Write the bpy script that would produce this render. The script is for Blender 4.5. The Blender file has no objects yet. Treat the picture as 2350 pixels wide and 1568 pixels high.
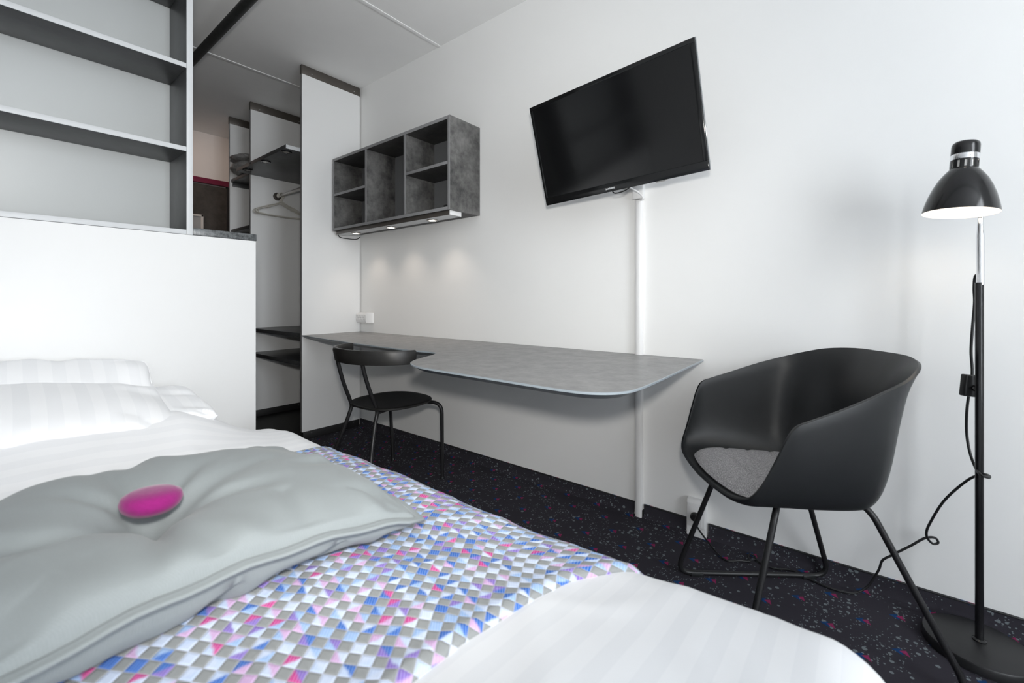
import bpy, bmesh, math, random
from math import sin, cos, pi, radians, sqrt, tan, exp, hypot, atan2
from mathutils import Vector, Matrix, noise

SC = bpy.context.scene
COL = SC.collection
V = Vector

# ------------------------------------------------------------------ camera
cam_d = bpy.data.cameras.new('camera')
cam_d.sensor_width = 36.0
cam_d.lens = 1003.92 * 36.0 / 2350.0
cam_d.shift_y = -97.1 / 2350.0
cam_d.clip_start = 0.02
cam_d.dof.use_dof = True
cam_d.dof.focus_distance = 2.6
cam_d.dof.aperture_fstop = 4.5
cam = bpy.data.objects.new('camera', cam_d)
cam.location = (3.0361, -1.9082, 0.9796)
cam.rotation_euler = (pi / 2, 0, 0.6772)
COL.objects.link(cam)
SC.camera = cam

# ------------------------------------------------------------------ colour management, world, lights
SC.view_settings.view_transform = 'Standard'
SC.view_settings.look = 'None'
SC.view_settings.gamma = 1.0
SC.view_settings.use_curve_mapping = False
SC.view_settings.exposure = 0.08
SC.cycles.max_bounces = 10
SC.cycles.diffuse_bounces = 7
SC.cycles.glossy_bounces = 4
SC.cycles.sample_clamp_indirect = 6.0

SKY = 10.6
FLASH, SPOT, LED, BULB = 78.0, 11.0, 3.0, 16.0
w = bpy.data.worlds.new('overcast_sky')
SC.world = w
w.use_nodes = True
bgn = w.node_tree.nodes['Background']
bgn.inputs['Color'].default_value = (0.90, 0.95, 1.0, 1)
bgn.inputs['Strength'].default_value = SKY

def add_light(name, kind, loc, rot, energy, color=(1, 1, 1), **kw):
    d = bpy.data.lights.new(name, kind)
    d.energy = energy
    d.color = color
    for k, v in kw.items():
        setattr(d, k, v)
    o = bpy.data.objects.new(name, d)
    o.location = loc
    o.rotation_euler = rot
    COL.objects.link(o)
    return o

WX = 4.90                      # inner face of the window wall
WIN = (-2.15, -1.00, 0.40, 2.56)
portal = add_light('daylight_portal', 'AREA', (WX + 0.10, (WIN[0] + WIN[1]) / 2, (WIN[2] + WIN[3]) / 2),
                   (0, pi / 2, 0), 1.0, shape='RECTANGLE', size=WIN[3] - WIN[2], size_y=WIN[1] - WIN[0])
portal.data.cycles.is_portal = True
# the photographer's small diffused flash, just above where the picture was taken from
fd = V((-sin(.6772 + .28) * cos(.06), cos(.6772 + .28) * cos(.06), sin(.06)))
add_light('photo_flash', 'SPOT', (3.07, -1.92, 1.14), fd.to_track_quat('-Z', 'Y').to_euler(), FLASH, (1.0, 0.97, 0.92),
          spot_size=radians(118), spot_blend=1.0, shadow_soft_size=0.045)
# warm ceiling spot in the entrance
add_light('entrance_spot', 'SPOT', (-1.42, -1.30, 2.50), V((-.58, .85, -.55)).to_track_quat('-Z', 'Y').to_euler(), SPOT, (1.0, 0.80, 0.66),
          spot_size=radians(80), spot_blend=0.8, shadow_soft_size=0.05)

# ------------------------------------------------------------------ materials
def lin(c):
    return tuple((x / 12.92 if x <= .04045 else ((x + .055) / 1.055) ** 2.4) for x in [v / 255 for v in c])

class NT:
    """tiny node helper"""
    def __init__(s, name):
        s.m = bpy.data.materials.new(name)
        s.m.use_nodes = True
        s.t = s.m.node_tree
        s.b = s.t.nodes['Principled BSDF']
        s.out = s.t.nodes['Material Output']
    def n(s, kind, **kw):
        x = s.t.nodes.new(kind)
        for k, v in kw.items():
            setattr(x, k, v)
        return x
    def put(s, inp, v):
        if isinstance(v, bpy.types.NodeSocket):
            s.t.links.new(v, inp)
        else:
            inp.default_value = v
    def math(s, op, a, b=0.0, c=0.0):
        x = s.n('ShaderNodeMath', operation=op)
        s.put(x.inputs[0], a); s.put(x.inputs[1], b); s.put(x.inputs[2], c)
        return x.outputs[0]
    def mix(s, f, a, b):
        x = s.n('ShaderNodeMix', data_type='RGBA')
        s.put(x.inputs['Factor'], f)
        s.put(x.inputs[6], a if isinstance(a, bpy.types.NodeSocket) else (*a[:3], 1))
        s.put(x.inputs[7], b if isinstance(b, bpy.types.NodeSocket) else (*b[:3], 1))
        return x.outputs[2]
    def coord(s, which='Object'):
        return s.n('ShaderNodeTexCoord').outputs[which]
    def noise(s, vec, scale, detail=3, rough=.5):
        x = s.n('ShaderNodeTexNoise')
        s.put(x.inputs['Vector'], vec)
        x.inputs['Scale'].default_value = scale
        x.inputs['Detail'].default_value = detail
        x.inputs['Roughness'].default_value = rough
        return x.outputs['Fac']
    def ramp(s, f, stops):
        x = s.n('ShaderNodeValToRGB')
        s.put(x.inputs[0], f)
        e = x.color_ramp.elements
        while len(e) < len(stops):
            e.new(.5)
        for i, (p, c) in enumerate(stops):
            e[i].position = p
            e[i].color = (*c[:3], 1)
        return x.outputs[0]
    def bump(s, h, strength, dist):
        x = s.n('ShaderNodeBump')
        x.inputs['Strength'].default_value = strength
        x.inputs['Distance'].default_value = dist
        s.put(x.inputs['Height'], h)
        s.t.links.new(x.outputs[0], s.b.inputs['Normal'])
    def set(s, col=None, rough=None, metal=None, spec=None, sheen=None):
        if col is not None:
            s.put(s.b.inputs['Base Color'], col if isinstance(col, bpy.types.NodeSocket) else (*col[:3], 1))
        if rough is not None: s.put(s.b.inputs['Roughness'], rough)
        if metal is not None: s.b.inputs['Metallic'].default_value = metal
        if spec is not None: s.b.inputs['Specular IOR Level'].default_value = spec
        if sheen is not None: s.b.inputs['Sheen Weight'].default_value = sheen
        return s

def simple(name, col, rough=.5, metal=0, spec=.5, var=.06, scale=30, bump=0, bdist=.0005):
    t = NT(name)
    co = t.coord()
    nz = t.noise(co, scale)
    c2 = tuple(max(0, x * (1 - var)) for x in col)
    c3 = tuple(min(1, x * (1 + var)) for x in col)
    t.set(t.mix(nz, c2, c3), rough, metal, spec)
    if bump:
        t.bump(t.noise(co, scale * 6, 2), bump, bdist)
    return t.m

def emit(name, col, strength):
    t = NT(name)
    t.set((*col,), .5)
    t.b.inputs['Emission Color'].default_value = (*col, 1)
    t.b.inputs['Emission Strength'].default_value = strength
    return t.m

def laminate(name, dark, light, rough=.45, scale=6, spec=.5):
    t = NT(name)
    co = t.coord()
    a = t.noise(co, scale, 6, .62)
    b = t.noise(co, scale * 4.5, 4, .6)
    f = t.math('ADD', t.math('MULTIPLY', a, .7), t.math('MULTIPLY', b, .3))
    t.set(t.ramp(f, [(.36, dark), (.66, light)]), rough, 0, spec)
    return t.m

M = {}
M['wall'] = simple('wall_paint', (.86, .86, .85), .6, var=.01, scale=4, bump=.12, bdist=.0006)
M['wall_warm_tint'] = simple('wall_paint_warm_tint', (.80, .74, .71), .6, var=.02, scale=4)  # pinkish cast of the warm entrance light put into the white wall colour
M['ceil'] = simple('ceiling_paint', (.86, .86, .855), .8, spec=.2, var=.02, scale=8, bump=.25, bdist=.0012)
M['ceil_strip'] = simple('ceiling_strip', (.86, .86, .86), .5, var=.01)
M['white_lam'] = simple('white_laminate', (.84, .845, .845), .38, var=.012, scale=3)
M['white_lam_dimmed'] = simple('white_laminate_dimmed', (.67, .675, .678), .45, var=.012, scale=3)  # the wardrobe's white laminate, colour darkened to offset strong light on the partition
M['back_panel'] = simple('pale_grey_panel', (.455, .475, .478), .4, var=.01, scale=3)
M['dark_lam'] = laminate('dark_laminate', (.030, .0315, .033), (.062, .064, .067), .38)
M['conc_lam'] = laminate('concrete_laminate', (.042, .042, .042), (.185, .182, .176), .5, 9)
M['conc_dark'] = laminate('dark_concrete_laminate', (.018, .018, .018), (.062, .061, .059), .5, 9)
M['desk_lam'] = laminate('desk_laminate', (.215, .213, .210), (.340, .337, .332), .42, 14)
M['plain_grey'] = simple('plain_grey_laminate', (.15, .154, .16), .45, var=.03)
M['desk_edge'] = simple('desk_edge', (.10, .125, .145), .35, var=.05)
M['desk_rim'] = simple('desk_rim', (.30, .34, .37), .3, var=.04)
M['grey_edge'] = simple('grey_edging', (.50, .515, .53), .45, var=.03)
M['mid_edge'] = simple('mid_grey_edging', (.25, .25, .255), .45, var=.04)
M['brown_metal'] = simple('brushed_bronze', (.12, .108, .097), .42, .55, var=.1, scale=14)
M['kick'] = simple('kick_plate', (.016, .016, .017), .5, var=.1)
M['granite'] = laminate('granite', (.012, .014, .016), (.15, .16, .165), .3, 70)
M['steel'] = simple('steel', (.48, .46, .44), .28, 1.0, var=.04)
M['screw'] = simple('screw_head', (.75, .75, .75), .25, 1.0)
M['chrome'] = simple('chrome', (.82, .83, .85), .06, 1.0, var=.01)
M['black_gloss'] = simple('black_lacquer', (.010, .010, .011), .16, var=.1, spec=.5)
M['black_matt'] = simple('black_powder_coat', (.012, .012, .013), .42, var=.1, spec=.45)
M['black_plastic'] = simple('black_plastic', (.0130, .0143, .0153), .42, var=.08, spec=.5, bump=.15, bdist=.0002)
M['black_wood'] = laminate('black_wood', (.008, .0075, .007), (.017, .016, .015), .42, 10)
M['pipe'] = laminate('pipe_paint', (.010, .011, .011), (.028, .030, .029), .5, 40)
M['white_plastic'] = simple('white_plastic', (.80, .80, .80), .35, var=.01)
M['socket_dark'] = simple('socket_hole', (.02, .02, .02), .6)
M['hanger'] = simple('hanger_plastic', (.60, .58, .53), .45, var=.03)
M['shade_in'] = simple('shade_inner_white', (.90, .88, .85), .5, var=.01)
M['bulb'] = emit('lamp_bulb', (1.0, .90, .76), BULB)
M['led'] = emit('led_lens', (1.0, .88, .74), 9.0)
M['led_off'] = simple('led_lens_off', (.16, .16, .16), .25, var=.3, scale=200)
M['magenta_trim'] = simple('magenta_paint', (.19, .012, .045), .45, var=.04)
M['door'] = laminate('door_laminate', (.050, .044, .040), (.085, .075, .068), .5, 9)
M['vinyl'] = simple('black_vinyl', (.008, .008, .008), .55, var=.25, scale=60, spec=.3)
M['paper'] = simple('paper', (.42, .41, .41), .7)
M['frame_white'] = simple('frame_white', (.70, .66, .62), .45)
M['bed_base'] = simple('bed_base_fabric', (.05, .05, .055), .9)
M['wrap'] = laminate('plastic_wrap', (.16, .155, .155), (.34, .33, .32), .3, 40)
M['logo'] = simple('logo_print', (.82, .84, .86), .4)
M['bracket'] = simple('bracket_black', (.015, .015, .015), .5)

# TV screen / casing
M['screen'] = simple('screen_glass', (.0045, .0048, .0052), .13, var=.02, spec=.5)
M['tv_black'] = simple('tv_casing', (.006, .0065, .007), .16, var=.02)
M['tv_edge'] = simple('tv_clear_edge', (.30, .31, .32), .12, .6)

# glass
t = NT('window_glass')
gl = t.n('ShaderNodeBsdfGlossy'); gl.inputs['Roughness'].default_value = .01
tr = t.n('ShaderNodeBsdfTransparent')
mx = t.n('ShaderNodeMixShader'); mx.inputs[0].default_value = .06
t.t.links.new(tr.outputs[0], mx.inputs[1]); t.t.links.new(gl.outputs[0], mx.inputs[2])
t.t.links.new(mx.outputs[0], t.out.inputs['Surface'])
M['glass'] = t.m

# carpet: dark ground, pale flecks, lattice of blue / magenta chevrons
def carpet():
    t = NT('carpet')
    co = t.coord()
    sep = t.n('ShaderNodeSeparateXYZ'); t.put(sep.inputs[0], co)
    # the cove lies in the wall plane: fold its height into y so the print carries on up it
    X = sep.outputs[0]
    Y = t.math('ADD', sep.outputs[1], sep.outputs[2])
    cmb = t.n('ShaderNodeCombineXYZ'); t.put(cmb.inputs[0], X); t.put(cmb.inputs[1], Y)
    P = cmb.outputs[0]
    px, py = .165, .171
    def lattice(ox, oy):
        u = t.math('SUBTRACT', t.math('MODULO', t.math('ADD', t.math('SUBTRACT', X, ox), 50 * px + px / 2), px), px / 2)
        v = t.math('SUBTRACT', t.math('MODULO', t.math('ADD', t.math('SUBTRACT', Y, oy), 50 * py + py / 2), py), py / 2)
        s_ = t.math('ADD', t.math('MULTIPLY', u, .7794), t.math('MULTIPLY', v, .6266))
        t_ = t.math('SUBTRACT', t.math('MULTIPLY', u, .6266), t.math('MULTIPLY', v, .7794))
        return s_, t_
    def tri(s_, t_, cs, half, t0, ln):
        a = t.math('ABSOLUTE', t.math('SUBTRACT', s_, cs))
        k = t.math('SUBTRACT', t_, t0)
        w_ = t.math('MULTIPLY', t.math('SUBTRACT', 1.0, t.math('DIVIDE', k, ln)), half)
        return t.math('MULTIPLY', t.math('LESS_THAN', a, w_), t.math('GREATER_THAN', k, 0.0))
    blue = mag = None
    for o in ((2.542, -.2), (2.6245, -.1145)):
        s_, t_ = lattice(*o)
        b = tri(s_, t_, -.006, .0125, -.014, .026)
        m = tri(s_, t_, .0065, .0095, -.006, .024)
        blue = b if blue is None else t.math('MAXIMUM', blue, b)
        mag = m if mag is None else t.math('MAXIMUM', mag, m)
    def flecks(scale, thr, lo):
        vo = t.n('ShaderNodeTexVoronoi'); t.put(vo.inputs['Vector'], P)
        vo.inputs['Scale'].default_value = scale
        sp = t.n('ShaderNodeSeparateColor'); t.put(sp.inputs[0], vo.outputs['Color'])
        size = t.math('MULTIPLY', t.math('SUBTRACT', sp.outputs[0], lo), thr / (1 - lo))
        return t.math('LESS_THAN', vo.outputs['Distance'], size)
    patch = t.math('GREATER_THAN', t.noise(P, 9, 2), .47)
    f = t.math('MAXIMUM', flecks(52, .36, .50), t.math('MULTIPLY', flecks(150, .46, .45), patch))
    pile = t.noise(co, 900, 2, .7)
    base = t.mix(pile, (.0215, .0200, .0265), (.0480, .0450, .0555))
    c = t.mix(t.math('MULTIPLY', f, .75), base, (.200, .228, .245))
    c = t.mix(t.math('MULTIPLY', blue, .9), c, (.006, .045, .150))
    c = t.mix(t.math('MULTIPLY', mag, .9), c, (.260, .022, .095))
    t.set(c, .95, 0, .15)
    t.bump(pile, .5, .002)
    return t.m
M['carpet'] = carpet()

# woven runner: grey lozenges alternating with blue / magenta / pale ones
def runner_mat():
    t = NT('runner_weave')
    uv = t.n('ShaderNodeUVMap'); uv.uv_map = 'UVMap'
    sep = t.n('ShaderNodeSeparateXYZ'); t.put(sep.inputs[0], uv.outputs[0])
    X, Y = sep.outputs[0], sep.outputs[1]
    S = .0163
    a = t.math('DIVIDE', t.math('ADD', t.math('MULTIPLY', X, .80), t.math('MULTIPLY', Y, .60)), S)
    b = t.math('DIVIDE', t.math('SUBTRACT', t.math('MULTIPLY', Y, .86), t.math('MULTIPLY', X, .50)), S)
    a = t.math('ADD', a, 200.0); b = t.math('ADD', b, 200.0)
    ia, ib = t.math('FLOOR', a), t.math('FLOOR', b)
    fa, fb = t.math('FRACT', a), t.math('FRACT', b)
    par = t.math('MODULO', t.math('ADD', ia, ib), 2.0)
    cv = t.n('ShaderNodeCombineXYZ'); t.put(cv.inputs[0], ia); t.put(cv.inputs[1], ib)
    def rnd(z):
        v = t.n('ShaderNodeCombineXYZ'); t.put(v.inputs[0], ia); t.put(v.inputs[1], ib); v.inputs[2].default_value = z
        wn = t.n('ShaderNodeTexWhiteNoise', noise_dimensions='3D'); t.put(wn.inputs['Vector'], v.outputs[0])
        return wn.outputs['Value']
    r1, r2, r3 = rnd(.5), rnd(7.5), rnd(13.5)
    pal = [(0.0, lin((200, 211, 233))), (.28, lin((150, 180, 222))), (.48, lin((16, 96, 186))), (.63, lin((190, 205, 232))),
           (.74, lin((130, 100, 188))), (.84, lin((204, 44, 138))), (.91, lin((204, 164, 206)))]
    def palette(r):
        x = t.ramp(r, pal)
        x.node.color_ramp.interpolation = 'CONSTANT'
        return x
    c1, c2 = palette(r1), palette(r2)
    # each lozenge is split by a slanted line; the second colour fades in past it
    wob = t.math('MULTIPLY', t.math('SUBTRACT', t.noise(uv.outputs[0], 90, 1), .5), .5)
    d1 = t.math('SUBTRACT', t.math('ADD', fa, fb), 1.0)
    d2 = t.math('SUBTRACT', fa, fb)
    dg = t.math('GREATER_THAN', r3, .5)
    k = t.math('ADD', t.math('MULTIPLY', dg, d1), t.math('MULTIPLY', t.math('SUBTRACT', 1.0, dg), d2))
    k = t.math('ADD', t.math('MULTIPLY', t.math('ADD', k, wob), 3.0), .5)
    kc = t.n('ShaderNodeClamp'); t.put(kc.inputs[0], k)
    col = t.mix(kc.outputs[0], c1, c2)
    hat = t.n('ShaderNodeTexWave', bands_direction='DIAGONAL'); t.put(hat.inputs['Vector'], uv.outputs[0])
    hat.inputs['Scale'].default_value = 130
    col = t.mix(t.math('MULTIPLY', hat.outputs['Fac'], .22), col, (.80, .86, .95))
    fine = t.noise(uv.outputs[0], 700, 2, .7)
    grey = t.mix(fine, (.255, .266, .268), (.345, .356, .356))
    c = t.mix(par, grey, col)
    # pale stitched joints between lozenges
    e1 = t.math('MINIMUM', t.math('MINIMUM', fa, t.math('SUBTRACT', 1.0, fa)), t.math('MINIMUM', fb, t.math('SUBTRACT', 1.0, fb)))
    t.set(t.mix(t.math('MULTIPLY', t.math('LESS_THAN', e1, .035), .35), c, (.62, .62, .70)), .85, 0, .2)
    puff = t.math('MINIMUM', e1, .18)
    h = t.math('ADD', t.math('MULTIPLY', puff, 6.0), t.math('MULTIPLY', fine, .5))
    t.bump(h, .55, .0016)
    return t.m
M['runner'] = runner_mat()

def stripe_cotton(name, period, direction='X', base=(.765, .77, .785), dark=(.735, .742, .76)):
    t = NT(name)
    uv = t.n('ShaderNodeUVMap'); uv.uv_map = 'UVMap'
    sep = t.n('ShaderNodeSeparateXYZ'); t.put(sep.inputs[0], uv.outputs[0])
    X = sep.outputs[0 if direction == 'X' else 1]
    s_ = t.math('GREATER_THAN', t.math('SINE', t.math('MULTIPLY', X, 2 * pi / period)), 0.0)
    t.set(t.mix(s_, base, dark), t.math('ADD', .62, t.math('MULTIPLY', s_, .15)), 0, .3, .15)
    t.bump(t.noise(uv.outputs[0], 900, 2, .6), .12, .0006)
    return t.m
M['cotton'] = stripe_cotton('striped_cotton', .045, 'X')
M['cotton_pillow'] = stripe_cotton('striped_pillow_cotton', .055, 'X', (.80, .806, .82), (.765, .773, .79))

def felt(name, a, b, scale, rough=.9, sheen=.2):
    t = NT(name)
    co = t.coord()
    f = t.noise(co, scale, 3, .7)
    t.set(t.mix(f, a, b), rough, 0, .2, sheen)
    t.bump(f, .35, .0008)
    return t.m
def twill(name, a, b):
    t = NT(name)
    uv = t.n('ShaderNodeUVMap'); uv.uv_map = 'UVMap'
    wv = t.n('ShaderNodeTexWave', bands_direction='DIAGONAL'); t.put(wv.inputs['Vector'], uv.outputs[0])
    wv.inputs['Scale'].default_value = 210
    nz = t.noise(uv.outputs[0], 500, 3, .7)
    f = t.math('ADD', t.math('MULTIPLY', wv.outputs['Fac'], .22), t.math('MULTIPLY', nz, .78))
    t.set(t.mix(f, a, b), .85, 0, .2, .1)
    t.bump(f, .25, .0006)
    return t.m
M['cushion'] = twill('cushion_twill', (.205, .226, .232), (.245, .268, .273))
M['magenta_felt'] = felt('magenta_felt', (.15, .005, .085), (.235, .010, .140), 160)
def melange():
    t = NT('seat_melange')
    co = t.coord()
    f = t.noise(co, 420, 2, .8)
    t.set(t.ramp(f, [(.32, (.13, .127, .134)), (.5, (.30, .292, .30)), (.68, (.56, .545, .552))]), .9, 0, .2, .1)
    t.bump(f, .3, .0006)
    return t.m
M['melange'] = melange()

# ------------------------------------------------------------------ geometry helpers
ORIG = {}
def meta(o, label=None, cat=None, group=None, kind=None):
    if label: o['label'] = label
    if cat: o['category'] = cat
    if group: o['group'] = group
    if kind: o['kind'] = kind
    return o

def thing(name, loc, label, cat, group=None, rot=0.0):
    o = bpy.data.objects.new(name, None)
    o.empty_display_size = .05
    o.location = loc
    o.rotation_euler = (0, 0, rot)
    COL.objects.link(o)
    ORIG[o.name] = V(loc)
    return meta(o, label, cat, group)

def root_of(o):
    while o.parent: o = o.parent
    return o

def link(name, me, mat, parent=None, local=False, smooth=True, angle=35):
    if smooth:
        for p in me.polygons: p.use_smooth = True
        me.set_sharp_from_angle(angle=radians(angle))
    mats = mat if isinstance(mat, (list, tuple)) else [mat]
    for m in mats: me.materials.append(m)
    o = bpy.data.objects.new(name, me)
    COL.objects.link(o)
    if parent:
        if not local:
            r = root_of(parent)
            if r.name in ORIG: me.transform(Matrix.Translation(-ORIG[r.name]))
        o.parent = parent
    return o

def from_bm(name, bm, mat, parent=None, local=False, smooth=True, angle=35, fix=True):
    if fix: bmesh.ops.recalc_face_normals(bm, faces=bm.faces[:])
    me = bpy.data.meshes.new(name)
    bm.to_mesh(me); bm.free()
    return link(name, me, mat, parent, local, smooth, angle)

def bm_box(bm, lo, hi, bev=0.0, seg=2, mat=0):
    lo, hi = [min(a, b) for a, b in zip(lo, hi)], [max(a, b) for a, b in zip(lo, hi)]
    vs = [bm.verts.new((x, y, z)) for x in (lo[0], hi[0]) for y in (lo[1], hi[1]) for z in (lo[2], hi[2])]
    idx = [(0, 1, 3, 2), (4, 6, 7, 5), (0, 4, 5, 1), (2, 3, 7, 6), (0, 2, 6, 4), (1, 5, 7, 3)]
    fs = [bm.faces.new([vs[i] for i in f]) for f in idx]
    for f in fs: f.material_index = mat
    if bev > 0:
        ed = list({e for f in fs for e in f.edges})
        bmesh.ops.bevel(bm, geom=ed, offset=bev, segments=seg, affect='EDGES', profile=.5)
    return vs

def box(name, lo, hi, mat, parent=None, bev=.0015, local=False, seg=2):
    bm = bmesh.new()
    bm_box(bm, lo, hi, bev, seg)
    return from_bm(name, bm, mat, parent, local)

def catmull(pts, n=8, closed=False):
    pts = [V(p) for p in pts]
    N = len(pts)
    out = []
    rng = range(N) if closed else range(N - 1)
    for i in rng:
        p0 = pts[(i - 1) % N] if closed or i > 0 else pts[0] * 2 - pts[1]
        p1, p2 = pts[i], pts[(i + 1) % N]
        p3 = pts[(i + 2) % N] if closed or i + 2 < N else pts[-1] * 2 - pts[-2]
        d01, d12, d23 = [max(1e-6, (b - a).length ** .5) for a, b in ((p0, p1), (p1, p2), (p2, p3))]
        for k in range(n):
            tt = k / n
            m1 = (p1 - p0) / d01 - (p2 - p0) / (d01 + d12) + (p2 - p1) / d12
            m2 = (p2 - p1) / d12 - (p3 - p1) / (d12 + d23) + (p3 - p2) / d23
            m1, m2 = m1 * d12, m2 * d12
            out.append(p1 * (2 * tt ** 3 - 3 * tt ** 2 + 1) + m1 * (tt ** 3 - 2 * tt ** 2 + tt) + p2 * (-2 * tt ** 3 + 3 * tt ** 2) + m2 * (tt ** 3 - tt ** 2))
    if not closed: out.append(pts[-1])
    return out

def fillet(pts, rad, n=7):
    pts = [V(p) for p in pts]
    rad = rad if isinstance(rad, (list, tuple)) else [rad] * len(pts)
    out = [pts[0]]
    for i in range(1, len(pts) - 1):
        a, b, c = pts[i - 1], pts[i], pts[i + 1]
        u, v = (a - b), (c - b)
        r = min(rad[i], u.length * .49, v.length * .49)
        p, q = b + u.normalized() * r, b + v.normalized() * r
        for k in range(n + 1):
            s = k / n
            out.append(p * (1 - s) ** 2 + b * 2 * s * (1 - s) + q * s * s)
    out.append(pts[-1])
    return out

def bm_tube(bm, path, r, n=12, caps=True, closed=False, mat=0):
    path = [V(p) for p in path]
    N = len(path)
    rr = r if callable(r) else (lambda s: r)
    rings = []
    nrm = None
    for i, p in enumerate(path):
        if closed: tg = path[(i + 1) % N] - path[i - 1]
        else: tg = path[min(i + 1, N - 1)] - path[max(i - 1, 0)]
        tg.normalize()
        if nrm is None:
            nrm = tg.orthogonal().normalized()
        else:
            nrm = (nrm - tg * nrm.dot(tg))
            nrm = nrm.normalized() if nrm.length > 1e-6 else tg.orthogonal().normalized()
        bi = tg.cross(nrm)
        R = rr(i / max(1, N - 1))
        rings.append([bm.verts.new(p + (nrm * cos(2 * pi * k / n) + bi * sin(2 * pi * k / n)) * R) for k in range(n)])
    M_ = N if closed else N - 1
    for i in range(M_):
        a, b = rings[i], rings[(i + 1) % N]
        for k in range(n):
            f = bm.faces.new((a[k], a[(k + 1) % n], b[(k + 1) % n], b[k])); f.material_index = mat
    if caps and not closed:
        bm.faces.new(rings[0][::-1]).material_index = mat
        bm.faces.new(rings[-1]).material_index = mat

def tube(name, path, r, mat, parent=None, n=12, local=False, closed=False):
    bm = bmesh.new()
    bm_tube(bm, path, r, n, True, closed)
    return from_bm(name, bm, mat, parent, local, angle=50)

def bm_lathe(bm, prof, c=(0, 0, 0), n=32, xf=None, mat=0, cap=True):
    """prof: list of (radius, height) about z"""
    c = V(c)
    rings = []
    for r, z in prof:
        if r < 1e-6:
            rings.append([bm.verts.new((xf @ V((0, 0, z)) if xf else V((0, 0, z))) + c)])
        else:
            rings.append([bm.verts.new((xf @ V((r * cos(2 * pi * k / n), r * sin(2 * pi * k / n), z)) if xf else V((r * cos(2 * pi * k / n), r * sin(2 * pi * k / n), z))) + c) for k in range(n)])
    for a, b in zip(rings, rings[1:]):
        for k in range(n):
            k2 = (k + 1) % n
            if len(a) == 1 and len(b) == 1: continue
            if len(a) == 1: f = bm.faces.new((a[0], b[k2], b[k]))
            elif len(b) == 1: f = bm.faces.new((a[k], a[k2], b[0]))
            else: f = bm.faces.new((a[k], a[k2], b[k2], b[k]))
            f.material_index = mat
    return rings

def lathe(name, prof, c, mat, parent=None, n=32, xf=None, local=False, angle=35):
    bm = bmesh.new()
    bm_lathe(bm, prof, c, n, xf)
    return from_bm(name, bm, mat, parent, local, angle=angle)

def disc_prof(r, z0, z1, bev=.002):
    return [(0, z0), (r - bev, z0), (r, z0 + bev), (r, z1 - bev), (r - bev, z1), (0, z1)]

def grid_mesh(name, fn, us, vs, mat, parent=None, uvfn=None, local=False, mats=None):
    verts, faces = [], []
    nu, nv = len(us), len(vs)
    for u in us:
        for v in vs: verts.append(fn(u, v))
    for i in range(nu - 1):
        for j in range(nv - 1):
            faces.append((i * nv + j, (i + 1) * nv + j, (i + 1) * nv + j + 1, i * nv + j + 1))
    me = bpy.data.meshes.new(name)
    me.from_pydata([tuple(v) for v in verts], [], faces)
    uvl = me.uv_layers.new(name='UVMap')
    flat = [uvfn(u, v) if uvfn else (u, v) for u in us for v in vs]
    for lp in me.loops: uvl.data[lp.index].uv = flat[lp.vertex_index]
    return link(name, me, mat, parent, local, angle=80)

def lerp(a, b, t): return a + (b - a) * t
def sstep(a, b, x):
    t = max(0.0, min(1.0, (x - a) / (b - a)))
    return t * t * (3 - 2 * t)
def frange(a, b, n): return [a + (b - a) * i / n for i in range(n + 1)]

def structure(o, label=None):
    o['kind'] = 'structure'
    if label: o['label'] = label
    return o

# ------------------------------------------------------------------ room shell
HC, YL, XF = 2.61, -2.46, -2.00
structure(box('floor', (0.0, YL, -.05), (WX, 0, 0), M['carpet'], bev=0), 'dark speckled carpet with small blue and pink chevrons')
structure(box('floor', (XF - .2, YL, -.05), (0.0, 0, -.001), M['vinyl'], bev=0), 'plain black vinyl floor of the entrance and wardrobe')
structure(box('ceiling', (XF - .1, YL - .1, HC), (WX + .1, .1, HC + .1), M['ceil'], bev=0), 'pale grey plastered concrete ceiling')
structure(box('wall_right', (XF - .1, 0, -.05), (WX + .2, .1, HC), M['wall'], bev=0), 'long white wall behind the desk and television')
structure(box('wall_left', (XF - .1, YL - .1, -.05), (WX + .2, YL, HC), M['wall'], bev=0))
# far entrance wall with the door in it
bm = bmesh.new()
bm_box(bm, (XF - .1, -.20, -.05), (XF, 0, HC)); bm_box(bm, (XF - .1, YL, -.05), (XF, -1.16, HC)); bm_box(bm, (XF - .1, -1.16, 2.12), (XF, -.20, HC))
bm_box(bm, (XF - .2, -1.3, -.05), (XF - .12, -.1, HC))  # unseen slab added behind the door to block sky light at its gaps
structure(from_bm('wall_front', bm, M['wall_warm_tint']), 'entrance wall above the dark door, tinted pinkish for warm lamplight')
# window wall with opening
y0, y1, z0, z1 = WIN
bm = bmesh.new()
bm_box(bm, (WX, YL, -.05), (WX + .2, y0, HC)); bm_box(bm, (WX, y1, -.05), (WX + .2, 0, HC))
bm_box(bm, (WX, y0, -.05), (WX + .2, y1, z0)); bm_box(bm, (WX, y0, z1), (WX + .2, y1, HC))
structure(from_bm('wall_back', bm, M['wall']))
win = thing('window_1', (WX + .1, (y0 + y1) / 2, z0), None, None); structure(win, 'wide white framed window beyond the foot of the bed')
bm = bmesh.new()
for a, b in (((y0, z0), (y0 + .06, z1)), ((y1 - .06, z0), (y1, z1)), ((y0, z0), (y1, z0 + .06)), ((y0, z1 - .06), (y1, z1)), (((y0 + y1) / 2 - .03, z0), ((y0 + y1) / 2 + .03, z1))):
    bm_box(bm, (WX + .12, a[0], a[1]), (WX + .18, b[0], b[1]), .004)
from_bm('window_frame', bm, M['white_plastic'], win)
box('glass_pane', (WX + .146, y0 + .06, z0 + .06), (WX + .150, y1 - .06, z1 - .06), M['glass'], win, bev=0)
box('window_sill', (WX - .04, y0 - .03, z0 - .03), (WX + .12, y1 + .03, z0), M['white_plastic'], win, bev=.004)

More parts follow.
